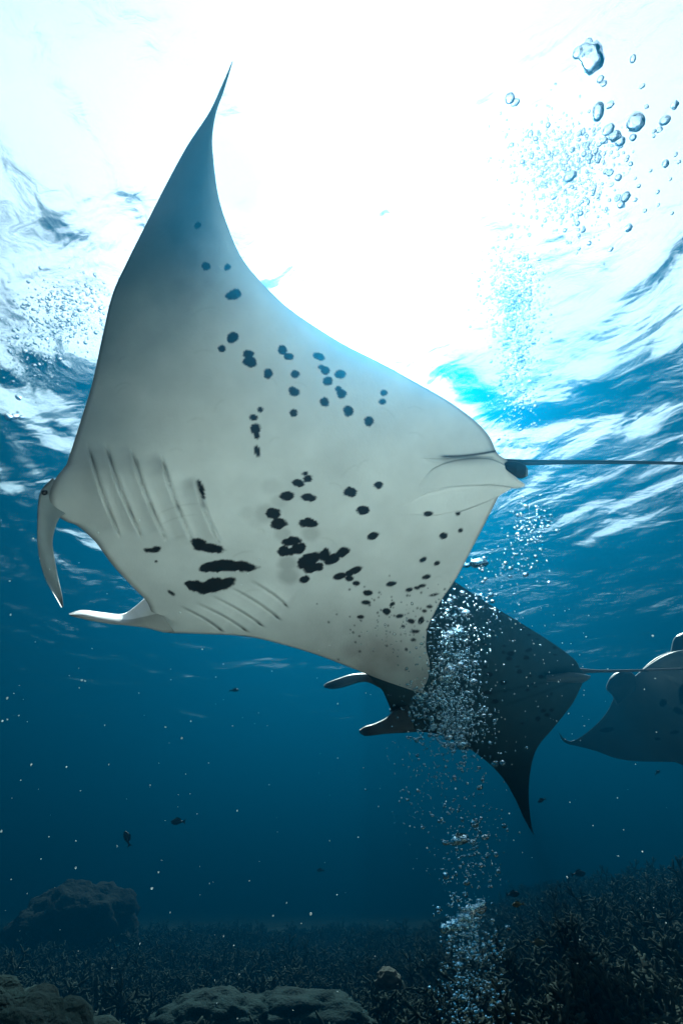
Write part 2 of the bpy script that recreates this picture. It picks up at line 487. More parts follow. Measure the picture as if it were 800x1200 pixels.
def big_manta():
    lead = [
        [(272, 72), (260, 100), (245, 132), (220, 170), (197, 212), (170, 265), (150, 305), (132, 345), (120, 395), (108, 450), (92, 502), (78, 545)],
        [(78, 545), (65, 562), (58, 584), (65, 602), (78, 611), (92, 617), (112, 635), (132, 662), (155, 687), (172, 705), (182, 726), (200, 742)],
        [(200, 742), (240, 743), (290, 746), (330, 755), (370, 767), (410, 782), (442, 795), (480, 808), (494, 812)],
    ]
    trail = [
        [(273, 72), (263, 105), (253.5, 132), (249, 160), (250, 185), (255, 225), (265, 260), (285, 305), (320, 345), (350, 370), (400, 402), (445, 425), (485, 447), (525, 470), (555, 492), (572, 510), (580, 527)],
        [(580, 527), (584, 533), (594, 540), (601, 552), (600, 562), (592, 573), (583, 583)],
        [(583, 583), (567, 615), (550, 648), (534, 678), (517, 703), (508, 720), (501, 736), (499, 758), (503, 777), (502, 792), (494, 812)],
    ]
    NEL = R(60)
    nrm = np.array([0.10, -math.cos(NEL), -math.sin(NEL)]); nrm /= np.linalg.norm(nrm)
    c0 = float(ray(355, 600) @ nrm) * 2.2

    def sdist(px, py):
        return (px - 355) * -0.196 + (py - 600) * -0.98

    def dist(px, py, U, V):
        t = c0 / (ray(px, py) @ nrm)
        s = sdist(px, py)
        t = t + 0.25 * np.clip(s / 533, 0, 1.1) ** 2.0 + 0.62 * np.clip(-s / 235, 0, 1.2) ** 2.0
        up = smooth(60, 260, s)
        t = t + 0.27 * up * (1 - smooth(380, 500, s)) * (1 - V) ** 2.4
        return t

    def prof(V, k=0.55):
        return np.clip(V, 0, 1) ** k * np.clip(1 - V, 0, 1) ** 0.9 * 1.75

    upper_gills = [((104, 523), (140, 627)), ((124, 523), (166, 628)), ((155, 528), (194, 631)), ((189, 534), (226, 634)), ((229, 560), (258, 637))]
    lower_gills = [((212, 712), (262, 741)), ((229, 707), (291, 741)), ((248, 699), (309, 735)), ((270, 689), (329, 727)), ((293, 681), (338, 712))]

    def gills(px, py):
        h = np.zeros(px.shape); dark = np.zeros(px.shape)
        for k, ((x0, y0), (x1, y1)) in enumerate(upper_gills):
            d, s = seg_dist(px, py, ((x0, y0), (x1, y1)))
            d = d + 2.5 * np.sin(math.pi * np.clip(s, 0, 1)) * -1
            w = smooth(-0.08, 0.22, s) * (1 - smooth(0.88, 1.05, s))
            # flap lifts on the head side of each slit and drops sharply into it
            lip = np.where(d > 0, np.exp(-d / 20.0) * smooth(-0.5, 3.0, d), 0)
            cut = np.exp(-(d / 1.7) ** 2)
            h += w * (0.058 * lip - 0.020 * cut)
            line = w * np.exp(-(d / 1.3) ** 2)
            ends = np.exp(-((s - 0.08) / 0.10) ** 2) * (0.9 if k < 4 else 1.0) + 0.9 * np.exp(-((s - 0.98) / 0.03) ** 2) + 0.10
            dark = np.maximum(dark, line * np.clip(ends, 0, 1))
        for k, ((x0, y0), (x1, y1)) in enumerate(lower_gills):
            d, s = seg_dist(px, py, ((x0, y0), (x1, y1)))
            d = d + 2 * np.sin(math.pi * np.clip(s, 0, 1))
            w = smooth(-0.05, 0.40, s) * (1 - smooth(0.90, 1.04, s))
            lip = np.where(d < 0, np.exp(d / 12.0) * smooth(-0.5, 2.5, -d), 0)
            cut = np.exp(-(d / 1.5) ** 2)
            h += w * (0.044 * lip - 0.014 * cut)
            ends = 0.85 * np.exp(-((s - 0.93) / 0.07) ** 2) + 0.3 * np.exp(-((s - 0.03) / 0.06) ** 2) + 0.10
            dark = np.maximum(dark, w * np.exp(-(d / 1.3) ** 2) * np.clip(ends, 0, 1))
        return h, dark

    def belly(px, py, U, V):
        s = sdist(px, py)
        b = 0.13 * prof(V) * np.exp(-(s / 190) ** 2) + 0.012 * prof(V)
        gh, _ = gills(px, py)
        b = b + gh * smooth(0, 0.02, V) * (1 - smooth(0.98, 1, V))
        # soft muscle swells across the belly, and the cleft in front of the pelvic fins
        b += 0.012 * np.exp(-((px - 470) / 60) ** 2 - ((py - 600) / 40) ** 2) * prof(V)
        d, q = seg_dist(px, py, ((488, 537), (581, 529)))
        d = d - 2.5 * np.sin(math.pi * np.clip(q, 0, 1))
        w = smooth(0.0, 0.35, q) * (1 - smooth(1.05, 1.1, q))
        b += w * np.where(d < 0, 0.030 * np.exp(d / 14.0), -0.030 * np.exp(-d / 3.0)) * (1 - smooth(0.975, 1, V))
        c1 = np.interp(px, [472, 500, 530, 570, 600], [593, 578, 570.5, 568, 571]); c2 = np.interp(px, [480, 510, 540, 570, 597], [603, 604, 598, 588, 575])
        w = smooth(462, 525, px) * (1 - smooth(0.97, 1, V))
        e1 = py - c1; e2 = py - c2
        b += w * np.where(e1 < 0, 0.030 * np.exp(e1 / 20.0) * smooth(534, 545, py), 0)
        b += w * 0.65 * np.where((e2 < 0) & (e1 >= 0), 0.024 * np.exp(e2 / 16.0) * smooth(0, 4, e1), 0)
        # jaw ridge behind the head's front edge
        b += 0.010 * np.exp(-((px - 150) / 50) ** 2 - ((py - 655) / 28) ** 2) * prof(V)
        b += 0.004 * vnoise(px, py, 5, 3, 0.018) * prof(V)
        return np.maximum(b, 0.0005 * np.sin(math.pi * V))

    def back(px, py, U, V):
        s = sdist(px, py)
        return 0.20 * prof(V, 0.45) * np.exp(-(s / 170) ** 2) + 0.028 * prof(V, 0.4) * (1 - 0.6 * np.clip(np.abs(s) / 500, 0, 1))

    S = []

    def sp(x, y, rx, ry=None, a=0, s=1.0, so=0.0):
        S.append((x, y, rx, ry or rx, a, s, so))
    for q in [(272.5, 395.6, 8, 7), (260, 409, 5.5, 5), (291, 415, 7, 5), (293, 424, 8, 7), (313.7, 438, 6.4, 6), (331, 410, 6, 6, 30), (338.5, 418, 6, 5, 20),
              (346, 438.5, 6, 5.5), (344.6, 459, 6.5, 6.5), (344, 484, 5, 5), (374, 418, 8, 5, 15), (376, 430, 4, 3), (381, 434.5, 5.5, 5), (384, 447, 6.8, 5.6),
              (399, 438.5, 7, 5.5, -10), (396, 456, 4, 4), (400, 462, 6.5, 6), (380, 471, 5.5, 5.5), (408, 481.7, 7, 7, -40), (432, 493, 6, 5.8),
              (449.5, 460, 4.5, 4), (448, 471, 4.5, 3.6), (305, 480.4, 3.8), (297.5, 489.5, 5.2, 4.6), (299, 502, 6.5, 7.5), (301, 510, 4, 6, 0), (301.7, 529, 3.8, 7, -8),
              (357, 555, 3.8, 3), (360.5, 561, 6, 4.5), (349, 566, 8, 5.4), (336.5, 581, 10, 5.8, -4), (362, 583, 9, 5, 4), (319.6, 602, 10, 7, -12),
              (326.4, 614, 11, 7, -6), (359.6, 612.7, 12, 6.4), (342.7, 634, 11.5, 6.5, -8), (348, 643, 11, 7, -20), (332.6, 646, 8, 6, -20), (361.5, 657, 16, 8.5, -25),
              (380, 650, 9, 7, -35), (366.7, 665, 12.5, 6, -12), (389, 655, 9.5, 6.2, -22), (401, 647, 8.5, 5.6, -22), (357, 679, 7.5, 4.6, -14), (397.6, 675, 8.5, 4.2, -14),
              (417, 668, 8.5, 4, -16), (409, 672, 5, 4, -20), (409, 678, 5, 3.4), (417, 683.5, 4.6, 2.8), (410.6, 576.6, 8.4, 6.2, 0), (443.7, 568, 6, 5.8),
              (425, 598, 7.6, 5.6, -10), (437, 628, 6.8, 4, -20), (232, 264, 5.2, 4.2, -20), (242, 312.5, 6, 5.6), (266.5, 313, 5, 5), (273.5, 346, 10, 6, -22),
              (501.5, 602, 6, 3.4), (536.5, 601.5, 3.4), (519.7, 627.7, 5, 4, -14), (539, 621.6, 3.6, 3, -20), (495.5, 656, 5.2, 3.2, -26), (512, 660, 4.6, 3, -30),
              (499.6, 676, 6, 3.2, -18), (494, 686.5, 6, 2.6, -14), (488, 689, 4, 2.4), (479.6, 691, 5, 2.6, -14), (458.7, 684, 6.5, 3.2, -12), (431, 695, 6, 3.2),
              (429, 706, 5, 2.6), (453, 716.5, 5, 4), (459, 708, 4, 2.4, -30), (468, 722, 5, 2.4, -12), (422, 723, 4.2, 2.4), (481, 728, 5, 3.2), (493, 727, 4, 5.4, 20),
              (486, 740, 5, 2.4), (476, 761, 2.2), (484, 750, 4, 2), (497, 716, 3.4, 2.2), (503, 711, 4, 2), (472, 734, 3, 2), (508, 697, 6, 1.8, -12), (502, 738, 3, 2),
              (178, 645, 10, 3.2, 2), (183, 643, 6, 3), (200.5, 694.5, 6, 2.4, 32), (183, 658, 2, 1.6), (236, 573, 3, 12, -18)]:
        q = tuple(q)
        sp(q[0], q[1], q[2] * 0.93, (q[3] if len(q) > 3 else q[2]) * 0.93, *(q[4:5] or (0,)))
    # three long bars between the gills
    for x, y, rx, ry, a in [(233, 637, 10, 6.5, 14), (245, 642, 19, 5.5, 6), (250, 664, 21, 6, -4), (266, 663.5, 30, 7, 0), (287, 664.5, 16, 4.5, 3), (235, 687, 19, 6.5, 8), (250, 686.5, 24, 8.5, -8), (264, 681.5, 13, 4, -12)]:
        sp(x, y, rx, ry, a)
    for x, y, r, s in [(318, 570, 11, 0.12), (326, 587, 9, 0.16), (311, 602, 13, 0.24), (331, 626, 9, 0.22), (364, 626, 10, 0.24), (337, 661, 11, 0.34), (338, 674, 12, 0.34), (290, 601, 9, 0.10), (300, 612, 8, 0.08)]:
        sp(x, y, r, r * 0.85, 0, s, 0.9)
    r2 = np.random.default_rng(5)
    for k in range(60):
        x = r2.normal(455, 35); y = 700 + r2.normal(22, 26)
        sp(x, y, r2.uniform(0.7, 1.5), None, 0, 0.75, 0.0)

    def color(px, py, U, V):
        k = paint_spots(px, py, S)
        _, g = gills(px, py)
        k = np.maximum(k, g)
        d, q = seg_dist(px, py, ((512, 535), (581, 528.5)))
        d = d - 2.0 * np.sin(math.pi * np.clip(q, 0, 1))
        k = np.maximum(k, 0.95 * np.exp(-(d / 1.6) ** 2) * smooth(0, 0.15, q) * (1 - smooth(0.98, 1.02, q)))
        dusk = paint_spots(px, py, [(223, 285, 34, 70, 8, 0.75, 1.6), (262, 352, 30, 34, -30, 0.25, 1.6), (452, 778, 80, 40, 25, 0.75, 1.9), (490, 800, 44, 40, 0, 0.7, 1.9)], 3)
        dusk = np.clip(dusk * (0.75 + 0.5 * vnoise(px, py, 8, 4, 0.03)), 0, 1)
        # scars: thin pale scratches
        sc = np.zeros(px.shape)
        r3 = np.random.default_rng(17); more = []
        for _ in range(34):
            x, y, an, ln = r3.uniform(130, 540), r3.uniform(330, 760), r3.uniform(-0.9, 0.9), r3.uniform(8, 34)
            more.append(((x, y), (x + ln * math.cos(an), y + ln * math.sin(an))))
        for a, b in more + [((207, 350), (245, 305)), ((222, 372), (255, 360)), ((182, 604), (238, 590)), ((185, 617), (235, 603)), ((270, 655), (300, 647))]:
            dd, qq = seg_dist(px, py, (a, b))
            dd = dd + 4 * np.sin(math.pi * np.clip(qq, 0, 1))
            sc = np.maximum(sc, np.exp(-(dd / 1.1) ** 2) * smooth(0, 0.2, qq) * (1 - smooth(0.8, 1, qq)))
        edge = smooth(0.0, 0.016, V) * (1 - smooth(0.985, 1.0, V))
        base = PALE * (0.96 + 0.13 * vnoise(px, py, 9, 5, 0.02)[..., None])
        c = base * (1 - dusk[..., None]) + DUSK * dusk[..., None]
        c = c * (1 - 0.30 * sc[..., None]) + np.array([0.55, 0.54, 0.52]) * 0.30 * sc[..., None]
        # slate tint: shade of the outer wing and leading edge painted into the skin
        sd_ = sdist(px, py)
        wing_shade = np.clip(smooth(165, 450, sd_ + 170 * (1 - V) ** 1.5 - 40 + 25 * vnoise(px, py, 14, 3, 0.02)), 0, 1)
        wing_shade = np.maximum(wing_shade, 0.55 * smooth(0.30, 0.0, V) * smooth(20, 160, sd_))
        c = c * (1 - 0.86 * wing_shade[..., None]) + np.array([0.06, 0.17, 0.23]) * 0.86 * wing_shade[..., None]
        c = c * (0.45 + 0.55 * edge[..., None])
        return c * (1 - k[..., None]) + DARK * k[..., None]

    origin = at(355, 600, 2.3)
    root = empty('manta_ray', origin)
    tag(root, 'large pale bellied manta ray with black spots and bars soaring above the reef', 'manta ray', 'manta rays circling over the reef')
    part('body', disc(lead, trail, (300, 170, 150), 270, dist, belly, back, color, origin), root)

    def D(px, py):
        return float(dist(np.array([[float(px)]]), np.array([[float(py)]]), np.array([[0.5]]), np.array([[0.4]]))[0, 0])
    # cephalic fins
    d0 = D(62, 585)
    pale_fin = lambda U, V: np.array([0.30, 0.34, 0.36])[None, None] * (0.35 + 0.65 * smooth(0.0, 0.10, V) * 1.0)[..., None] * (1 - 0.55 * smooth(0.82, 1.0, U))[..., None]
    part('cephalic_fin', sheet(
        [(62, 560), (49, 574), (45, 590), (44, 612), (44, 634), (47, 658), (54, 680), (64, 698), (72, 712)],
        [(92, 590), (80, 600), (71, 606), (66, 616), (62, 634), (64, 652), (68, 675), (73, 697), (74.5, 711)],
        [d0 + 0.03, d0, d0 - 0.03, d0 - 0.06, d0 - 0.08], [d0 - 0.01, d0 - 0.04, d0 - 0.03, d0 - 0.02, d0 - 0.05],
        70, 24, 0.014, 0.018, pale_fin, DARK * 2, origin), root)['label'] = 'cephalic fin curling downwards'
    d1 = D(185, 725)
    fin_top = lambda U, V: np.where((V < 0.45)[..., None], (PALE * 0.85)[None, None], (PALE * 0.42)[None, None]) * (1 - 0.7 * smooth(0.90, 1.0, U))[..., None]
    part('cephalic_fin', sheet(
        [(178, 700), (170, 701), (157, 712), (143, 719.5), (120, 717.5), (97, 715), (81, 719)],
        [(205, 741), (192, 741), (172, 736), (150, 733), (128, 731), (105, 727), (83, 722)],
        [d1 + 0.02, d1 + 0.02, d1 + 0.08, d1 + 0.05, d1 + 0.02], [d1 - 0.02, d1 - 0.05, d1 - 0.06, d1 - 0.04, d1],
        70, 24, 0.012, -0.030, fin_top, DARK * 2, origin), root)['label'] = 'cephalic fin stretched out flat with white upper face'
    # pelvic fins lie folded against the tail base
    d2 = D(560, 565) - 0.045
    pf = PALE * 0.97

    def skin(px, py):
        V = np.clip((px - 120) / 477.0, 0, 0.985); U = V * 0 + 0.5
        return dist(px, py, U, V) - belly(px, py, U, V)
    part('pelvic_fin', sheet(
        [(470, 585), (490, 562), (515, 545), (545, 537.5), (575, 538), (595, 548), (605, 560), (614, 567)],
        [(470, 593), (488, 583), (512, 574), (535, 570), (560, 569), (585, 569), (603, 572.5), (614.5, 570)],
        [-0.012, -0.007, -0.003, 0.002, 0.008, 0.012], [-0.012, -0.004, 0.004, 0.010, 0.014, 0.012],
        70, 26, 0.012, 0.006, pf, pf, origin, base=skin, root=0.7), root)
    part('pelvic_fin', sheet(
        [(478, 592), (500, 579), (522, 573), (545, 570), (575, 569), (597, 570)],
        [(484, 602), (505, 604.5), (525, 603), (548, 597), (575, 586), (598, 573)],
        [-0.014, -0.010, -0.006, -0.002, 0.0], [-0.012, -0.005, 0.001, 0.004, 0.004],
        60, 22, 0.008, 0.004, pf, pf, origin, base=skin, root=0.7), root)
    part('dorsal_fin', sheet(
        [(590, 541), (600, 540), (612, 543), (618, 549)], [(592, 550), (600, 556), (609, 561), (618, 558)],
        [d2 + 0.06, d2 + 0.05, d2 + 0.05], [d2 + 0.04, d2 + 0.03, d2 + 0.04], 30, 16, 0.010, 0.0,
        lambda U, V: DARK * 1.5 + np.array([0.22, 0.26, 0.28]) * smooth(0.86, 1.0, U)[..., None] * np.ones_like(V)[..., None], DARK, origin), root)
    # whip tail
    tp = np.stack([at(x, y, t) for x, y, t in [(560, 541, d2 + 0.09), (590, 541.5, d2 + 0.07), (620, 542, d2 + 0.08), (700, 541.5, d2 + 0.14), (800, 543, d2 + 0.24), (930, 547, d2 + 0.45)]])
    tp = spline(tp, 60)
    V, F, C = tube(tp, np.interp(np.linspace(0, 1, 60), [0, 0.12, 0.3, 1], [0.020, 0.013, 0.009, 0.003]), 12, origin, DARK * 1.4)
    part('tail', (V, F, C), root)
    # eye on the side of the head
    ec = at(52.5, 577, d0 + 0.0)
    me = mesh_np('eye', *ellipsoid(ec, np.diag([0.011, 0.011, 0.012]), origin, DARK)[:2], EYE)
    link('eye', me, root)
    return root


def eye_material():
    m, nt, p, out = new_mat('eye')
    n = node(nt, 'ShaderNodeTexNoise'); n.inputs['Scale'].default_value = 30
    r = node(nt, 'ShaderNodeValToRGB'); r.color_ramp.elements[0].color = (0.004, 0.004, 0.005, 1); r.color_ramp.elements[1].color = (0.02, 0.02, 0.02, 1)
    nt.links.new(n.outputs['Fac'], r.inputs['Fac']); nt.links.new(r.outputs['Color'], p.inputs['Base Color'])
    p.inputs['Roughness'].default_value = 0.12
    return m


EYE = eye_material()
big_manta()


def far_manta_a():
    """second ray, half hidden behind the big one"""
    lead = [
        [(428, 640), (424, 675), (422, 705), (424, 735), (428, 765), (430, 790)],
        [(430, 790), (438, 800), (447, 808), (452, 818), (458, 832), (464, 845), (478, 857)],
        [(478, 857), (510, 860), (540, 872), (567, 890), (588, 911), (602, 934), (614, 960), (625, 979)],
    ]
    trail = [
        [(428, 640), (450, 643), (480, 655), (510, 670), (533, 682), (570, 706), (610, 730), (645, 752), (672, 772), (679, 783)],
        [(679, 783), (683, 787), (686, 792), (684, 797), (682, 801)],
        [(682, 801), (670, 825), (648, 853), (630, 875), (622, 898), (619, 928), (621, 958), (625, 979)],
    ]
    NEL = R(64)
    nrm = np.array([0.0, -math.cos(NEL), -math.sin(NEL)])
    c0 = float(ray(560, 815) @ nrm) * 4.3
    def sdist(px, py): return (px - 560) * -0.14 + (py - 812) * -0.99
    def dist(px, py, U, V):
        el = ray(px, py) @ nrm
        s = sdist(px, py)
        t = 4.4 + 0.0065 * (-s) + 0.5 * np.clip(s / 180, 0, 1.1) ** 2 + 0.75 * np.clip(-s / 165, 0, 1.1) ** 2
        return t
    def prof(V, k=0.55): return np.clip(V, 0, 1) ** k * np.clip(1 - V, 0, 1) ** 0.9 * 1.75
    def belly(px, py, U, V): return 0.12 * prof(V) * np.exp(-(sdist(px, py) / 70) ** 2) + 0.01 * prof(V)
    def back(px, py, U, V): return 0.2 * prof(V, 0.45) * np.exp(-(sdist(px, py) / 70) ** 2) + 0.03 * prof(V, 0.4)
    r2 = np.random.default_rng(21)
    S = [(598, 766, 4, 3, 0, 1, 0), (596, 772, 3.5, 2.5, 0, 1, 0), (616, 771, 3.5, 2.6, 0, 1, 0), (619, 762, 4, 2, -20, 0.9, 0), (608, 787, 3.2, 2.6, 0, 1, 0), (634, 793, 3, 2, 0, 0.9, 0),
         (573, 790, 4, 2.6, 0, 1, 0), (568, 782, 3, 2, 0, 1, 0), (640, 838, 3.5, 2.5, 0, 1, 0), (636, 833, 3, 2, 0, 1, 0), (630, 842, 3, 2.5, 0, 1, 0), (646, 832, 2.6, 2, 0, 1, 0), (590, 800, 4, 3, 0, 0.9, 0), (571, 812, 5, 3, 0, 1, 0), (580, 822, 4, 2.6, 0, 1, 0)]
    S += [(r2.uniform(545, 650), r2.uniform(735, 850), r2.uniform(1.4, 2.6), r2.uniform(1, 2), 0, 0.9, 0) for _ in range(26)]
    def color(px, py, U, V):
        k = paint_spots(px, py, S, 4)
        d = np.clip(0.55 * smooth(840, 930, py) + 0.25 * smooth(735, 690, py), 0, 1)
        c = np.array([0.034, 0.075, 0.094]) * (1 - d[..., None]) + np.array([0.018, 0.030, 0.036]) * d[..., None]  # near-black belly: this ray's shade is put into its skin colour
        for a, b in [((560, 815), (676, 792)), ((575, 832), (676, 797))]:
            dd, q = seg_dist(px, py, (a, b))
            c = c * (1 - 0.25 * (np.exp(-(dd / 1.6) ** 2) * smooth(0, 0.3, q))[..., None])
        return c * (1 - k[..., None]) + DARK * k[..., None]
    origin = at(560, 815, 4.35)
    root = empty('manta_ray', origin)
    tag(root, 'dark shaded manta ray with long tail, half hidden behind the bubble plume', 'manta ray', 'manta rays circling over the reef')
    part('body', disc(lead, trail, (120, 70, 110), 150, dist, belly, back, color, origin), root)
    d0 = 4.28
    grey = np.array([0.07, 0.095, 0.105])  # fins darkened like the belly, shade painted into their colour
    fin = lambda U, V: np.array([0.055, 0.075, 0.085])[None, None] * (1 - 0.8 * smooth(0.55, 0.95, U))[..., None] * np.ones_like(V)[..., None]
    part('cephalic_fin', sheet([(452, 792), (430, 789), (412, 790), (396, 795), (384, 799.5), (379, 803)], [(448, 808), (432, 800), (420, 800), (404, 805), (390, 807.5), (380, 806)],
                               [d0, d0 - 0.1, d0 - 0.18], [d0, d0 - 0.14, d0 - 0.2], 40, 16, 0.035, 0.0, fin, DARK, origin), root)
    part('cephalic_fin', sheet([(478, 826), (462, 832), (452, 841), (438, 848), (428, 851), (421, 855)], [(486, 858), (470, 859), (452, 860), (440, 861.5), (428, 862.5), (421, 859)],
                               [d0, d0 - 0.1, d0 - 0.18], [d0 - 0.04, d0 - 0.14, d0 - 0.2], 40, 16, 0.035, 0.0, fin, DARK, origin), root)
    part('pelvic_fin', sheet([(640, 791), (665, 788), (680, 789), (691, 792)], [(640, 799), (665, 800), (682, 800), (691, 795)], [4.24, 4.22, 4.22], [4.25, 4.23, 4.23], 30, 14, 0.02, -0.01, grey, grey, origin), root)
    part('dorsal_fin', sheet([(655, 770), (664, 767), (668, 769)], [(668, 786), (669, 784), (669, 779)], [4.5, 4.5, 4.5], [4.45, 4.45, 4.5], 20, 12, 0.02, 0, DARK * 2, DARK * 2, origin), root)
    tp = spline(np.stack([at(x, y, t) for x, y, t in [(660, 785, 4.40), (690, 786.5, 4.38), (740, 786, 4.45), (800, 784, 4.6), (860, 786, 4.75), (920, 790, 4.95)]]), 50)
    part('tail', tube(tp, np.interp(np.linspace(0, 1, 50), [0, 0.15, 1], [0.030, 0.010, 0.004]), 10, origin, DARK * 3), root)
    me = mesh_np('eye', *ellipsoid(at(432, 793, 4.3), np.diag([0.03] * 3), origin, DARK)[:2], EYE); link('eye', me, root)


far_manta_a()


def far_manta_b():
    """third ray, swimming in from beyond the right edge"""
    lead = [
        [(654, 857), (660, 865), (668, 868.5), (676, 866), (690, 856), (703, 844), (712, 832), (718, 819)],
        [(718, 819), (730, 805), (747, 789), (764, 776), (782, 766), (800, 762), (818, 766)],
        [(818, 766), (840, 775), (870, 785), (905, 790), (940, 782), (962, 768), (975, 748)],
    ]
    trail = [
        [(654, 857), (658, 867), (665, 872), (674, 874), (699, 880.5), (721, 888.5), (746, 892), (790, 893)],
        [(790, 893), (805, 899), (822, 904), (835, 901), (846, 893)],
        [(846, 893), (870, 882), (900, 862), (930, 836), (955, 805), (968, 775), (975, 748)],
    ]
    def sdist(px, py): return (px - 790) * 0.96 + (py - 830) * -0.28
    def dist(px, py, U, V):
        s = sdist(px, py)
        return 6.0 + 0.008 * (py - 830) + 0.5 * np.clip(np.abs(s) / 150, 0, 1.2) ** 2 - 0.0012 * s
    def prof(V, k=0.55): return np.clip(V, 0, 1) ** k * np.clip(1 - V, 0, 1) ** 0.9 * 1.75
    def belly(px, py, U, V): return 0.16 * prof(V) * np.exp(-(sdist(px, py) / 60) ** 2) + 0.012 * prof(V)
    def back(px, py, U, V): return 0.22 * prof(V, 0.45) * np.exp(-(sdist(px, py) / 60) ** 2) + 0.03 * prof(V, 0.4)
    S = [(711, 855, 8, 3, -6, 1, 0), (776, 824, 4, 5, 35, 1, 0), (794, 833, 6, 3.5, 25, 1, 0), (799, 815, 4, 12, 0, 1, 0), (770, 866, 4, 2, 0, 0.8, 0), (790, 858, 6, 2, -10, 0.8, 0)]
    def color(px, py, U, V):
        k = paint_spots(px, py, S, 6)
        c = np.ones(px.shape + (3,)) * np.array([0.085, 0.115, 0.125])  # belly darker than real skin, its shade carried by the base colour
        c = c + (0.16 * np.exp(-((px - 775) / 30) ** 2 - ((py - 785) / 26) ** 2))[..., None]  # paler by the mouth: light from above painted into the skin
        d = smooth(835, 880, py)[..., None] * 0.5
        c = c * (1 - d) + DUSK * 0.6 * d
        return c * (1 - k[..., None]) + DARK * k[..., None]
    origin = at(790, 830, 6.0)
    root = empty('manta_ray', origin)
    tag(root, 'distant manta ray showing its mouth and upturned wingtip beside the dark ray\'s tail', 'manta ray', 'manta rays circling over the reef')
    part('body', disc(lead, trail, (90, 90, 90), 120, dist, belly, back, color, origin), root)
    g = PALE * 0.6
    blunt = lambda U, V: np.array([0.05, 0.07, 0.08])[None, None] * (1 - 0.6 * smooth(0.5, 1.0, U))[..., None] * np.ones_like(V)[..., None]  # head fins darkened as well, shade put into the colour
    part('cephalic_fin', sheet([(722, 826), (716, 814), (710, 808), (711, 800), (718, 790), (727, 787)], [(748, 806), (749, 800), (746, 795), (742, 790), (737, 786.5), (730, 786)],
                               [5.95, 5.85, 5.75, 5.75], [5.9, 5.8, 5.75, 5.75], 40, 18, 0.05, -0.03, blunt, DARK * 2, origin, taper=False), root)
    part('cephalic_fin', sheet([(784, 766), (786, 758), (788, 750), (793, 744), (800, 741)], [(806, 768), (812, 758), (814, 750), (812, 743), (806, 740)],
                               [5.95, 5.85, 5.75, 5.75], [5.95, 5.85, 5.75, 5.75], 40, 18, 0.05, -0.03, blunt, DARK * 2, origin, taper=False), root)
    # pale lower lip rolling along the mouth
    lp = spline(np.stack([at(x, y, t) for x, y, t in [(746, 792, 5.88), (757, 783, 5.84), (770, 773, 5.83), (784, 767, 5.84), (796, 764, 5.88)]]), 30)
    part('lip', tube(lp, np.interp(np.linspace(0, 1, 30), [0, 0.3, 0.8, 1], [0.008, 0.02, 0.02, 0.008]), 10, origin, PALE * 0.4), root)
    tp = spline(np.stack([at(x, y, t) for x, y, t in [(822, 898, 6.0), (835, 920, 6.2), (850, 950, 6.5), (862, 985, 6.9)]]), 30)
    part('tail', tube(tp, np.interp(np.linspace(0, 1, 30), [0, 1], [0.03, 0.006]), 8, origin, DARK * 2), root)


far_manta_b()


# ------------------------------------------------------------------ reef
CORAL = None


def coral_material():
    m, nt, p, out = new_mat('staghorn_coral')
    a = node(nt, 'ShaderNodeAttribute'); a.attribute_name = 'pigment'
    t = node(nt, 'ShaderNodeTexCoord')
    n = node(nt, 'ShaderNodeTexNoise'); n.inputs['Scale'].default_value = 9; n.inputs['Detail'].default_value = 4
    nt.links.new(t.outputs['Object'], n.inputs['Vector'])
    mr = node(nt, 'ShaderNodeMapRange'); mr.inputs['To Min'].default_value = 0.5; mr.inputs['To Max'].default_value = 1.5
    nt.links.new(n.outputs['Fac'], mr.inputs['Value'])
    mu = node(nt, 'ShaderNodeMixRGB'); mu.blend_type = 'MULTIPLY'; mu.inputs['Fac'].default_value = 1
    nt.links.new(a.outputs['Color'], mu.inputs['Color1']); nt.links.new(mr.outputs['Result'], mu.inputs['Color2'])
    nt.links.new(mu.outputs['Color'], p.inputs['Base Color'])
    p.inputs['Roughness'].default_value = 0.95
    p.inputs['Specular IOR Level'].default_value = 0.02
    return m


CORAL = coral_material()
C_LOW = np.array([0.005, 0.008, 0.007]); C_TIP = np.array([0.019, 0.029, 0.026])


def branch(r, base, d, length, rad, depth, out):
    n = 4; P = [np.array(base, float)]; dd = np.array(d, float)
    for k in range(n - 1):
        dd = dd + r.normal(0, 0.22, 3) + np.array([0, 0, 0.04]); dd /= np.linalg.norm(dd)
        P.append(P[-1] + dd * length / (n - 1))
    out.append((P, rad, depth))
    if depth < 2:
        for k in range(r.integers(2, 5)):
            i = r.integers(1, n)
            nd = dd + r.normal(0, 0.75, 3); nd[2] = abs(nd[2]) * 0.7 + 0.15; nd /= np.linalg.norm(nd)
            branch(r, P[i], nd, length * r.uniform(0.35, 0.6), rad * 0.8, depth + 1, out)


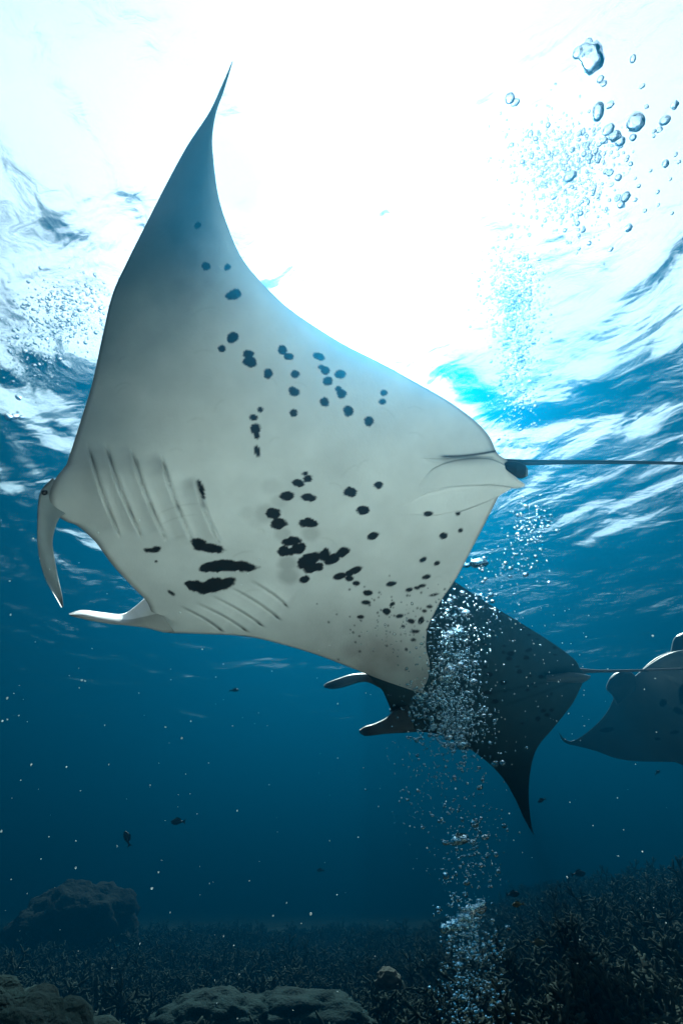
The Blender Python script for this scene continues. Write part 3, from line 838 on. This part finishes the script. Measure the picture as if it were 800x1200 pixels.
def colony(seed, radius, n_main, thin=1.0):
    r = np.random.default_rng(seed); out = []
    for k in range(n_main):
        a = r.uniform(0, 2 * math.pi); el = r.uniform(0.1, 1.35)
        d = np.array([math.cos(a) * math.cos(el), math.sin(a) * math.cos(el), math.sin(el)])
        b = np.array([math.cos(a), math.sin(a), 0]) * r.uniform(0, 0.45) * radius + np.array([0, 0, -0.05])
        branch(r, b, d, radius * r.uniform(0.40, 0.68), 0.017 * thin, 0, out)
    VV, FF, CC, off = [], [], [], 0
    sides = 5
    for P, rad, dep in out:
        P = np.array(P)
        V, F, _ = tube(P, np.linspace(rad, rad * 0.45, len(P)), sides, (0, 0, 0), C_LOW)
        tip = P[-1] + (P[-1] - P[-2]) * 0.12
        V = np.vstack([V, tip[None]])
        last = np.arange((len(P) - 1) * sides, len(P) * sides)
        cap = np.stack([last, np.roll(last, -1), np.full(sides, len(V) - 1), np.full(sides, len(V) - 1)], -1)[:, [0, 1, 2]]
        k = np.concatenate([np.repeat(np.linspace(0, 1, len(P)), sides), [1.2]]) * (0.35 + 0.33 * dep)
        T = np.vstack([F[:, [0, 1, 2]], F[:, [0, 2, 3]], cap])
        VV.append(V); FF.append(T + off); off += len(V)
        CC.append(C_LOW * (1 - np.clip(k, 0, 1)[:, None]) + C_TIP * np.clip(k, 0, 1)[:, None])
    return np.vstack(VV), np.vstack(FF), np.vstack(CC)


def project(P):
    P = np.asarray(P, float)
    z = P @ FWD
    return 400 + FPX * P[..., 0] / z, 600 - FPX * (P @ UPV) / z, z


def build_reef():
    kinds = [colony(100 + k, 0.34, 15) for k in range(4)] + [colony(200 + k, 0.24, 22, 0.7) for k in range(2)]
    meshes = [mesh_np('staghorn_coral', *k[:2], CORAL, colors=k[2]) for k in kinds]
    r = np.random.default_rng(33)
    pts = []
    y = 3.2
    while y < 17:
        step = 0.23 + 0.020 * y
        for x in np.arange(-y * 0.85 - 0.6, y * 0.85 + 0.6, step):
            xx, yy = x + r.uniform(-0.4, 0.4) * step, y + r.uniform(-0.4, 0.4) * step
            if reef_mask(xx, yy) < 0.9: continue
            zz = float(ground_z(xx, yy))
            u, v, z = project((xx, yy, zz + 0.2))
            if z < 1 or v > 1225 or u < -45 or u > 845: continue
            pts.append((yy, xx, zz, u, v))
        y += step * 0.85
    pts.sort(key=lambda p: math.hypot(p[0], p[1]))
    skip = [(at(255, 1180, 4.6), 0.42), (at(350, 1178, 4.75), 0.45)]
    VV, FF, CC, off, cnt = [], [], [], 0, 0
    for yy, xx, zz, u, v in pts:
        if any(math.hypot(c[0] - xx, c[1] - yy) < rr for c, rr in skip): continue
        k = r.integers(0, len(meshes)); a = r.uniform(0, 6.28); sc = r.uniform(0.75, 1.3)
        if cnt < 270:
            kind = 'finger' if k >= 4 else 'staghorn'
            o = link('staghorn_coral' if k < 4 else 'finger_coral', meshes[k], loc=(xx, yy, zz - 0.02))
            o.rotation_euler = (r.uniform(-0.2, 0.2), r.uniform(-0.2, 0.2), a); o.scale = (sc, sc, sc * r.uniform(0.8, 1.1))
            if k < 4: tag(o, 'dark open branched staghorn coral colony in the reef thicket', 'coral', 'staghorn coral colonies of the reef')
            else: tag(o, 'dense bush of thin coral fingers low in the reef thicket', 'coral', 'finger coral bushes of the reef')
            cnt += 1
        else:
            V, F, C = kinds[k]
            c_, s_ = math.cos(a), math.sin(a)
            W = np.stack([V[:, 0] * c_ - V[:, 1] * s_, V[:, 0] * s_ + V[:, 1] * c_, V[:, 2]], -1) * sc + np.array([xx, yy, zz - 0.02])
            VV.append(W); FF.append(F + off); CC.append(C); off += len(V)
    if VV:
        me = mesh_np('coral_thicket', np.vstack(VV), np.vstack(FF), CORAL, colors=np.vstack(CC))
        tag(link('coral_thicket', me), 'dark carpet of branching coral fading into the blue distance', None, kind='stuff')
    print('coral', len(pts), cnt)


build_reef()


def lumpy(radii, seed, amp, freq, lobes=0.0, lobe_freq=4.0, seg=72, ring=44, flat=-0.5):
    """boulder-shaped mass: ellipsoid with noise and rounded lobes, flattened underneath"""
    th = np.linspace(0.0, math.pi, ring + 1); ph = np.linspace(0, 2 * math.pi, seg, endpoint=False)
    D = np.stack([np.outer(np.sin(th), np.cos(ph)), np.outer(np.sin(th), np.sin(ph)), np.outer(np.cos(th), np.ones(seg))], -1).reshape(-1, 3)
    k = np.empty(len(D))
    for i, d in enumerate(D):
        v = Vector(d) * freq + Vector((seed * 3.1, seed * 1.7, 0))
        k[i] = 1 + amp * mnoise.fractal(v, 1.0, 2.0, 4)
        if lobes:
            c = mnoise.voronoi(Vector(d) * lobe_freq + Vector((seed, 0, seed)))[0]
            k[i] += lobes * (math.sqrt(min(1.0, (c[1] - c[0]) * 2.2)) - 0.5)
    V = D * k[:, None] * np.array(radii)
    V[:, 2] = np.maximum(V[:, 2], flat * radii[2])
    I = np.arange((ring + 1) * seg).reshape(ring + 1, seg); J = np.roll(I, -1, axis=1)
    F = np.stack([I[:-1], I[1:], J[1:], J[:-1]], -1).reshape(-1, 4)
    return V, F


PORITES = noisy_mat('lobed_coral', (0.002, 0.008, 0.0085), (0.005, 0.016, 0.0165), 7, 0.9, 1.0, 55, 0.012)
ROCK = noisy_mat('reef_rock', (0.004, 0.005, 0.005), (0.009, 0.012, 0.011), 3, 0.95, 0.9, 14, 0.05)
PALE_ROCK = noisy_mat('rubble', (0.025, 0.03, 0.028), (0.05, 0.055, 0.05), 12, 0.9, 0.6, 60, 0.006)


def rocks():
    def put(name, px, py, d, radii, seed, amp, freq, lobes, lf, mat, label, cat, rot=(0, 0, 0), group=None):
        V, F = lumpy(radii, seed, amp, freq, lobes, lf)
        o = link(name, mesh_np(name, V, F, mat), loc=at(px, py, d))
        o.rotation_euler = rot
        tag(o, label, cat, group)
        return o
    put('coral_bommie', 84, 1104, 12.0, (1.02, 1.0, 0.84), 4, 0.18, 1.5, 0.10, 4.0, ROCK, 'big dark rounded coral bommie standing up from the reef', 'coral')
    put('lobed_coral', 252, 1203, 4.45, (0.36, 0.3, 0.17), 7, 0.14, 1.8, 0.10, 2.6, PORITES, 'dark rounded coral mound, the narrower of two side by side in the thicket', 'coral')
    put('lobed_coral', 352, 1199, 4.6, (0.44, 0.3, 0.16), 12, 0.18, 1.6, 0.12, 2.2, PORITES, 'wide low coral mound, the broader of two side by side in the thicket', 'coral')
    put('lobed_coral', -18, 1314, 2.35, (0.52, 0.42, 0.24), 15, 0.10, 1.3, 0.22, 4.2, PORITES, 'lumpy coral head with swollen folds standing apart in front of the thicket', 'coral', (0, R(16), 0))
    put('rubble', 455, 1150, 4.9, (0.085, 0.08, 0.075), 20, 0.25, 1.8, 0, 1, PALE_ROCK, 'small rounded stone lodged among the branching coral', 'rock')


rocks()


# ------------------------------------------------------------------ bubbles
def bubble_material(name='air_bubble', rough=0.0, tint=(0.95, 0.98, 1.0, 1)):
    m, nt, p, out = new_mat(name)
    nt.nodes.remove(p)
    g = node(nt, 'ShaderNodeBsdfGlass'); g.inputs['IOR'].default_value = 0.75; g.inputs['Color'].default_value = tint; g.inputs['Roughness'].default_value = 0.0 if not rough else rough
    t = node(nt, 'ShaderNodeTexCoord'); n = node(nt, 'ShaderNodeTexNoise'); n.inputs['Scale'].default_value = 2.5
    nt.links.new(t.outputs['Object'], n.inputs['Vector'])
    b = node(nt, 'ShaderNodeBump'); b.inputs['Strength'].default_value = 0.2; b.inputs['Distance'].default_value = 0.05
    nt.links.new(n.outputs['Fac'], b.inputs['Height']); nt.links.new(b.outputs['Normal'], g.inputs['Normal'])
    nt.links.new(g.outputs['BSDF'], out.inputs['Surface'])
    return m


AIR = bubble_material()


FROTH = bubble_material('silvery_bubble', 0.10, (0.80, 0.96, 1.0, 1))
FROTH_FINE = bubble_material('fine_froth', 0.14, (0.80, 0.96, 1.0, 1))


def ico(sub):
    bm = bmesh.new(); bmesh.ops.create_icosphere(bm, subdivisions=sub, radius=1.0)
    V = np.array([v.co[:] for v in bm.verts]); bm.verts.index_update()
    F = np.array([[v.index for v in f.verts] for f in bm.faces]); bm.free()
    return V, F


ICO1, ICO2, ICO3 = ico(1), ico(2), ico(3)


def bubble_shape(seed, flat, wob, cap=0.0, mat=None):
    V, F = ICO3
    W = V.copy()
    k = np.array([1 + wob * mnoise.noise(Vector(v) * 1.7 + Vector((seed * 2.3, 0, seed))) for v in V])
    W = W * k[:, None]
    W[:, 2] *= flat
    if cap: W[:, 2] = np.where(W[:, 2] < 0, W[:, 2] * (1 - cap), W[:, 2])
    return mesh_np('bubble', W, F, mat or AIR)


def bubbles():
    shapes = [bubble_shape(1, 0.85, 0.12), bubble_shape(2, 0.70, 0.25), bubble_shape(3, 0.62, 0.35, 0.5), bubble_shape(4, 0.95, 0.08), bubble_shape(5, 0.75, 0.45)]
    milky = [bubble_shape(11, 0.80, 0.15, 0, FROTH), bubble_shape(12, 0.62, 0.35, 0.4, FROTH), bubble_shape(13, 0.7, 0.5, 0.3, FROTH)] + shapes[:2]
    pick = lambda: milky[r.integers(0, len(milky))]
    big = bubble_shape(8, 0.72, 0.30, 0.55, FROTH); froth = bubble_shape(9, 0.8, 0.32)
    r = np.random.default_rng(77)
    mm = lambda px, d: px * d / FPX / 2 * 0.92       # radius in metres for a size in pixels

    def one(px, py, d, size, label, group, mesh=None, sx=1.0, sz=1.0):
        o = link('bubble', mesh or shapes[r.integers(0, len(shapes))], loc=at(px, py, d))
        R0 = mm(size, d)
        o.scale = (R0 * sx * r.uniform(0.85, 1.2), R0 * r.uniform(0.85, 1.2), R0 * sz * r.uniform(0.85, 1.15))
        o.rotation_euler = (r.uniform(-0.3, 0.3), r.uniform(-0.3, 0.3), r.uniform(0, 6.28))
        return tag(o, label, 'bubble', group)

    # singled-out large bubbles
    one(561, 661, 3.0, 19, 'biggest dome shaped bubble between the big ray and the surface', None, big)
    one(539, 986, 3.1, 20, 'big capped bubble with white crown low in the plume below the rays', None, big)
    one(537, 742, 3.05, 15, 'white topped bubble leading the froth in front of the dark ray', None, big)
    one(692, 68, 3.4, 24, 'largest frothy crumpled bubble high under the bright surface', None, froth)
    one(700, 131, 3.3, 15, 'clear oval bubble standing tall beside the froth cloud', None, shapes[3], 0.85, 1.25)
    one(744, 143, 3.3, 19, 'large clear rounded bubble with thin dark rim near the surface', None, shapes[0], 1.0, 1.1)
    one(778, 141, 3.3, 10, 'small dark sided bubble next to the large clear one', None, shapes[3], 0.7, 1.3)
    upper = 'small loose bubble with dark rim rising under the white surface'
    for x, y, s in [(741, 69, 6), (790, 123, 7), (703, 93, 6), (707, 98, 5), (677, 62, 9), (689, 50, 7), (683, 55, 5), (752, 101, 4), (757, 125, 4), (772, 152, 5), (766, 154, 4), (741, 161, 6), (779, 192, 7), (791, 181, 4), (709, 201, 5), (714, 202, 6), (724, 208, 6),
                    (700, 186, 7), (723, 232, 6), (732, 231, 9), (727, 240, 7), (744, 234, 4), (755, 247, 4), (736, 267, 7), (715, 292, 5), (667, 207, 12), (712, 152, 12), (720, 160, 10), (726, 166, 9), (707, 165, 8), (714, 123, 7), (597, 115, 10), (603, 120, 8), (690, 285, 5), (683, 270, 5),
                    (748, 218, 4), (770, 225, 4), (785, 210, 3), (762, 200, 3), (771, 240, 3), (735, 184, 4), (695, 220, 6), (700, 230, 5), (688, 237, 5), (680, 250, 6), (676, 262, 5), (787, 250, 3), (795, 190, 3)]:
        one(x, y, r.uniform(3.1, 3.6), s, upper, 'loose bubbles under the bright surface')
    plume = 'bright small bubble in the dense plume in front of the dark ray'
    for k in range(110):
        y = r.uniform(690, 880); x = 528 + 0.10 * (780 - y) * 0.3 + r.normal(0, 21)
        if x < 512 and y < 800: x = 520 + abs(r.normal(0, 22))
        one(x, y, r.normal(3.05, 0.12), float(np.clip(r.lognormal(1.65, 0.55), 2.8, 16)), plume, 'bubbles in the dense plume', pick())
    low = 'glinting bubble scattered in the thin lower plume above the reef'
    for k in range(60):
        y = r.uniform(890, 1190); x = 545 + r.normal(0, 24 if y < 1060 else 22)
        one(x, y, r.normal(3.1, 0.15), float(np.clip(r.lognormal(1.4, 0.4), 2.5, 10)), low, 'bubbles in the thin lower plume', pick())
    for t in np.linspace(0, 1, 12):
        one(522 + 44 * t + r.normal(0, 2), 1088 - 30 * t + r.normal(0, 3), 3.1, r.uniform(7, 13), 'flattened bubble in the slanting white chain over the reef edge', 'slanting chain of bubbles', pick())
    side = 'small silvery bubble trailing upwards behind the big ray\'s tail'
    for k in range(55):
        t = r.uniform(0, 1)
        x = 560 + 75 * t + r.normal(0, 14); y = 712 - 115 * t + r.normal(0, 14)
        one(x, y, r.normal(3.2, 0.1), float(np.clip(r.lognormal(1.25, 0.4), 2.4, 8)), side, 'bubbles behind the big ray\'s tail', pick())

    # the uncountable fine froth
    V0, F0 = ICO2

    def froth_cloud(name, label, clusters, seed, mat=AIR):
        q = np.random.default_rng(seed); VV, FF, off = [], [], 0
        for (cx, cy, sx, sy, n, lo, hi, d, dd) in clusters:
            for k in range(n):
                x = q.normal(cx, sx); y = q.normal(cy, sy)
                dist = q.normal(d, dd); R0 = mm(float(np.clip(q.lognormal(math.log(lo), 0.38), lo * 0.45, hi)), dist)
                W = V0 * R0 * q.uniform(0.65, 1.35, 3) + at(x, y, dist)
                VV.append(W); FF.append(F0 + off); off += len(V0)
        me = mesh_np(name, np.vstack(VV), np.vstack(FF), mat)
        tag(link(name, me), label, None, kind='stuff')
    froth_cloud('bubble_froth', 'fine froth of tiny bubbles in the plume', [
        (528, 728, 24, 22, 170, 1.9, 5, 3.05, 0.10), (526, 775, 18, 24, 480, 2.0, 5, 3.05, 0.12), (520, 825, 22, 22, 560, 2.0, 5, 3.05, 0.12), (538, 850, 20, 18, 420, 2.0, 5, 3.05, 0.12), (522, 885, 30, 26, 240, 1.7, 4, 3.1, 0.15),
        (510, 930, 28, 30, 170, 1.6, 4, 3.1, 0.15), (550, 1000, 20, 30, 300, 1.8, 5, 3.1, 0.12), (545, 1078, 15, 16, 180, 2.0, 5, 3.1, 0.1), (555, 1112, 17, 10, 140, 2.2, 5, 3.1, 0.1), (550, 1155, 22, 28, 240, 2.0, 5, 3.1, 0.15),
        (592, 668, 30, 26, 130, 1.7, 4, 3.2, 0.1), (622, 612, 12, 18, 140, 2.0, 4, 3.2, 0.08), (560, 735, 30, 24, 60, 1.8, 4, 3.1, 0.1)], 5, FROTH_FINE)
    froth_cloud('bubble_froth', 'pale cloud of fine bubbles spreading beneath the white surface', [
        (645, 185, 26, 26, 620, 1.9, 5.5, 4.4, 0.3), (670, 228, 24, 28, 400, 1.9, 5.5, 4.4, 0.3), (700, 170, 24, 18, 90, 2.5, 8, 4.0, 0.2), (600, 350, 16, 28, 1000, 2.0, 4.5, 5.0, 0.25), (606, 420, 13, 28, 380, 2.0, 5, 4.8, 0.2), (604, 470, 16, 22, 150, 2.0, 5, 4.6, 0.2)], 6)
    froth_cloud('bubble_froth', 'scattered foam bubbles under the waves beside the big ray\'s raised wing', [
        (70, 375, 34, 22, 520, 1.8, 5, 5.4, 0.2), (95, 350, 24, 14, 200, 1.9, 5, 5.3, 0.2), (20, 410, 24, 26, 160, 1.9, 6, 5.0, 0.2), (18, 485, 10, 8, 6, 5, 9, 4.2, 0.1)], 7)
    # bubbles caught against the belly
    froth_cloud('bubble_froth', 'tiny bubbles caught under the big ray\'s lower wing', [
        (468, 720, 26, 20, 90, 1.6, 4, 2.62, 0.03), (490, 690, 16, 14, 40, 1.6, 4, 2.60, 0.03), (448, 752, 22, 16, 24, 1.6, 6, 2.66, 0.03)], 8)


bubbles()


# ------------------------------------------------------------------ small fish
def fish_mesh():
    n, seg = 14, 12
    x = np.linspace(-0.5, 0.42, n)
    prof = np.interp(x, [-0.5, -0.42, -0.2, 0.05, 0.28, 0.42], [0.0, 0.10, 0.20, 0.19, 0.08, 0.045])
    a = np.linspace(0, 2 * math.pi, seg, endpoint=False)
    V = np.stack([np.repeat(x, seg), (prof[:, None] * 0.42 * np.cos(a)).ravel(), (prof[:, None] * np.sin(a)).ravel()], -1)
    I = np.arange(n * seg).reshape(n, seg); J = np.roll(I, -1, axis=1)
    F = np.stack([I[:-1], J[:-1], J[1:], I[1:]], -1).reshape(-1, 4)

    def fin(pts, th):
        P = np.array(pts); k = len(P)
        A = np.stack([P[:, 0], np.full(k, th), P[:, 1]], -1); B = A * [1, -1, 1]
        Fq = [[i, (i + 1) % k, (i + 1) % k + k, i + k] for i in range(k)]
        W = np.vstack([A, B, A.mean(0)[None], B.mean(0)[None]])
        Tq = [[i, (i + 1) % k, 2 * k] for i in range(k)] + [[(i + 1) % k + k, i + k, 2 * k + 1] for i in range(k)]
        Fq = [[q[0], q[1], q[2]] for q in Fq] + [[q[0], q[2], q[3]] for q in Fq]
        return W, np.array(Fq + Tq)
    return (V, F), fin([(0.40, 0.03), (0.62, 0.19), (0.55, 0.0), (0.62, -0.19), (0.40, -0.03)], 0.006), fin([(-0.22, 0.17), (-0.08, 0.30), (0.22, 0.20), (0.24, 0.09), (0.0, 0.17)], 0.006)


FISH = noisy_mat('fish_scales', (0.006, 0.010, 0.014), (0.018, 0.024, 0.028), 4, 0.5, 0.1)
FISH_Y = noisy_mat('yellow_fish_scales', (0.05, 0.05, 0.025), (0.11, 0.105, 0.055), 4, 0.5, 0.1)


def fishes():
    (bv, bf), (tv, tf), (dv, df) = fish_mesh()
    sets = {}
    for key, mat in (('dark', FISH), ('yellow', FISH_Y)):
        sets[key] = (mesh_np('fish_body', bv, bf, mat), mesh_np('tail_fin', tv, tf, mat, smooth=False), mesh_np('dorsal_fin', dv, df, mat, smooth=False))
    L = [(275, 809, 4.2, 12, 180, 0, 'dark', 'small dark fish below the big ray\'s leading edge'),
         (208, 963, 4.0, 18, 0, 0, 'dark', 'dark plump fish hanging in open blue water, swimming level'),
         (149, 982, 4.0, 17, 20, 60, 'dark', 'dark slim fish climbing steeply in open blue water'),
         (634, 938, 4.8, 10, 0, -20, 'dark', 'small dark fish beside the dark ray\'s lower wingtip'),
         (678, 1024, 5.6, 16, 180, 6, 'dark', 'dim grey fish above the rising reef slope'),
         (601, 1048, 5.0, 15, 180, 5, 'dark', 'dark fish just above the reef edge by the bubbles'),
         (606, 1060, 3.6, 13, 0, -6, 'yellow', 'pale yellow fish over the reef edge by the bubbles'),
         (630, 1105, 3.9, 16, 180, 0, 'yellow', 'dull yellow fish low against the dark coral'),
         (375, 1020, 6.0, 9, 0, 0, 'dark', 'tiny faint fish far off in the blue over the reef'),
         (770, 905, 5.4, 8, 180, 30, 'dark', 'tiny dark fish under the distant ray\'s belly')]
    for px, py, d, w, yaw, pit, key, label in L:
        d *= 1.25
        p = at(px, py, d)
        root = empty('fish', p); size = 0.88 * w * d / FPX / 1.12
        root.scale = (size,) * 3
        root.rotation_euler = (0, R(pit), R(yaw + random.uniform(-14, 14)))
        tag(root, label, 'fish', 'small reef fish')
        for nm, me in zip(('body', 'tail_fin', 'dorsal_fin'), sets[key]): link(nm, me, root)


fishes()


# ------------------------------------------------------------------ drifting specks
def snow():
    m = noisy_mat('drifting_speck', (0.5, 0.55, 0.56), (0.72, 0.78, 0.8), 20, 0.6, 0.2)
    q = np.random.default_rng(91); VV, FF, off = [], [], 0
    V0, F0 = ICO1

    def add(x, y, d, size):
        nonlocal off
        R0 = size * d / FPX / 2
        VV.append(V0 * R0 * q.uniform(0.6, 1.3, 3) + at(x, y, d)); FF.append(F0 + off); off += len(V0)
    for x, y, s in [(194, 852, 4), (213, 865, 4), (37, 896, 4), (78, 899, 4), (128, 896, 4), (278, 950, 4), (89, 1017, 4), (186, 1022, 4), (178, 1041, 4), (292, 1032, 3), (320, 1073, 4), (364, 1071, 4), (353, 1082, 3), (262, 1097, 4), (274, 1108, 3), (164, 1106, 3), (3, 845, 5), (9, 843, 5),
                    (764, 745, 4), (767, 795, 3), (480, 968, 3), (484, 1018, 2.5), (664, 1028, 3), (752, 998, 3), (530, 1028, 3), (100, 798, 4), (2, 974, 4), (386, 985, 2.5)]:
        add(x, y, q.uniform(1.2, 2.2), s * 0.5)
    for k in range(150):
        add(q.uniform(0, 800), q.uniform(780, 1195), q.uniform(1.0, 3.0), q.uniform(0.5, 1.3))
    for k in range(90):
        add(q.uniform(540, 690), q.uniform(710, 870), q.uniform(2.4, 3.6), q.uniform(0.7, 1.6))
    for k in range(30):
        add(q.uniform(0, 400), q.uniform(600, 850), q.uniform(1.0, 2.2), q.uniform(0.8, 2.2))
    me = mesh_np('drifting_specks', np.vstack(VV), np.vstack(FF), m)
    tag(link('drifting_specks', me), 'pale plankton specks drifting in the water', None, kind='stuff')


snow()
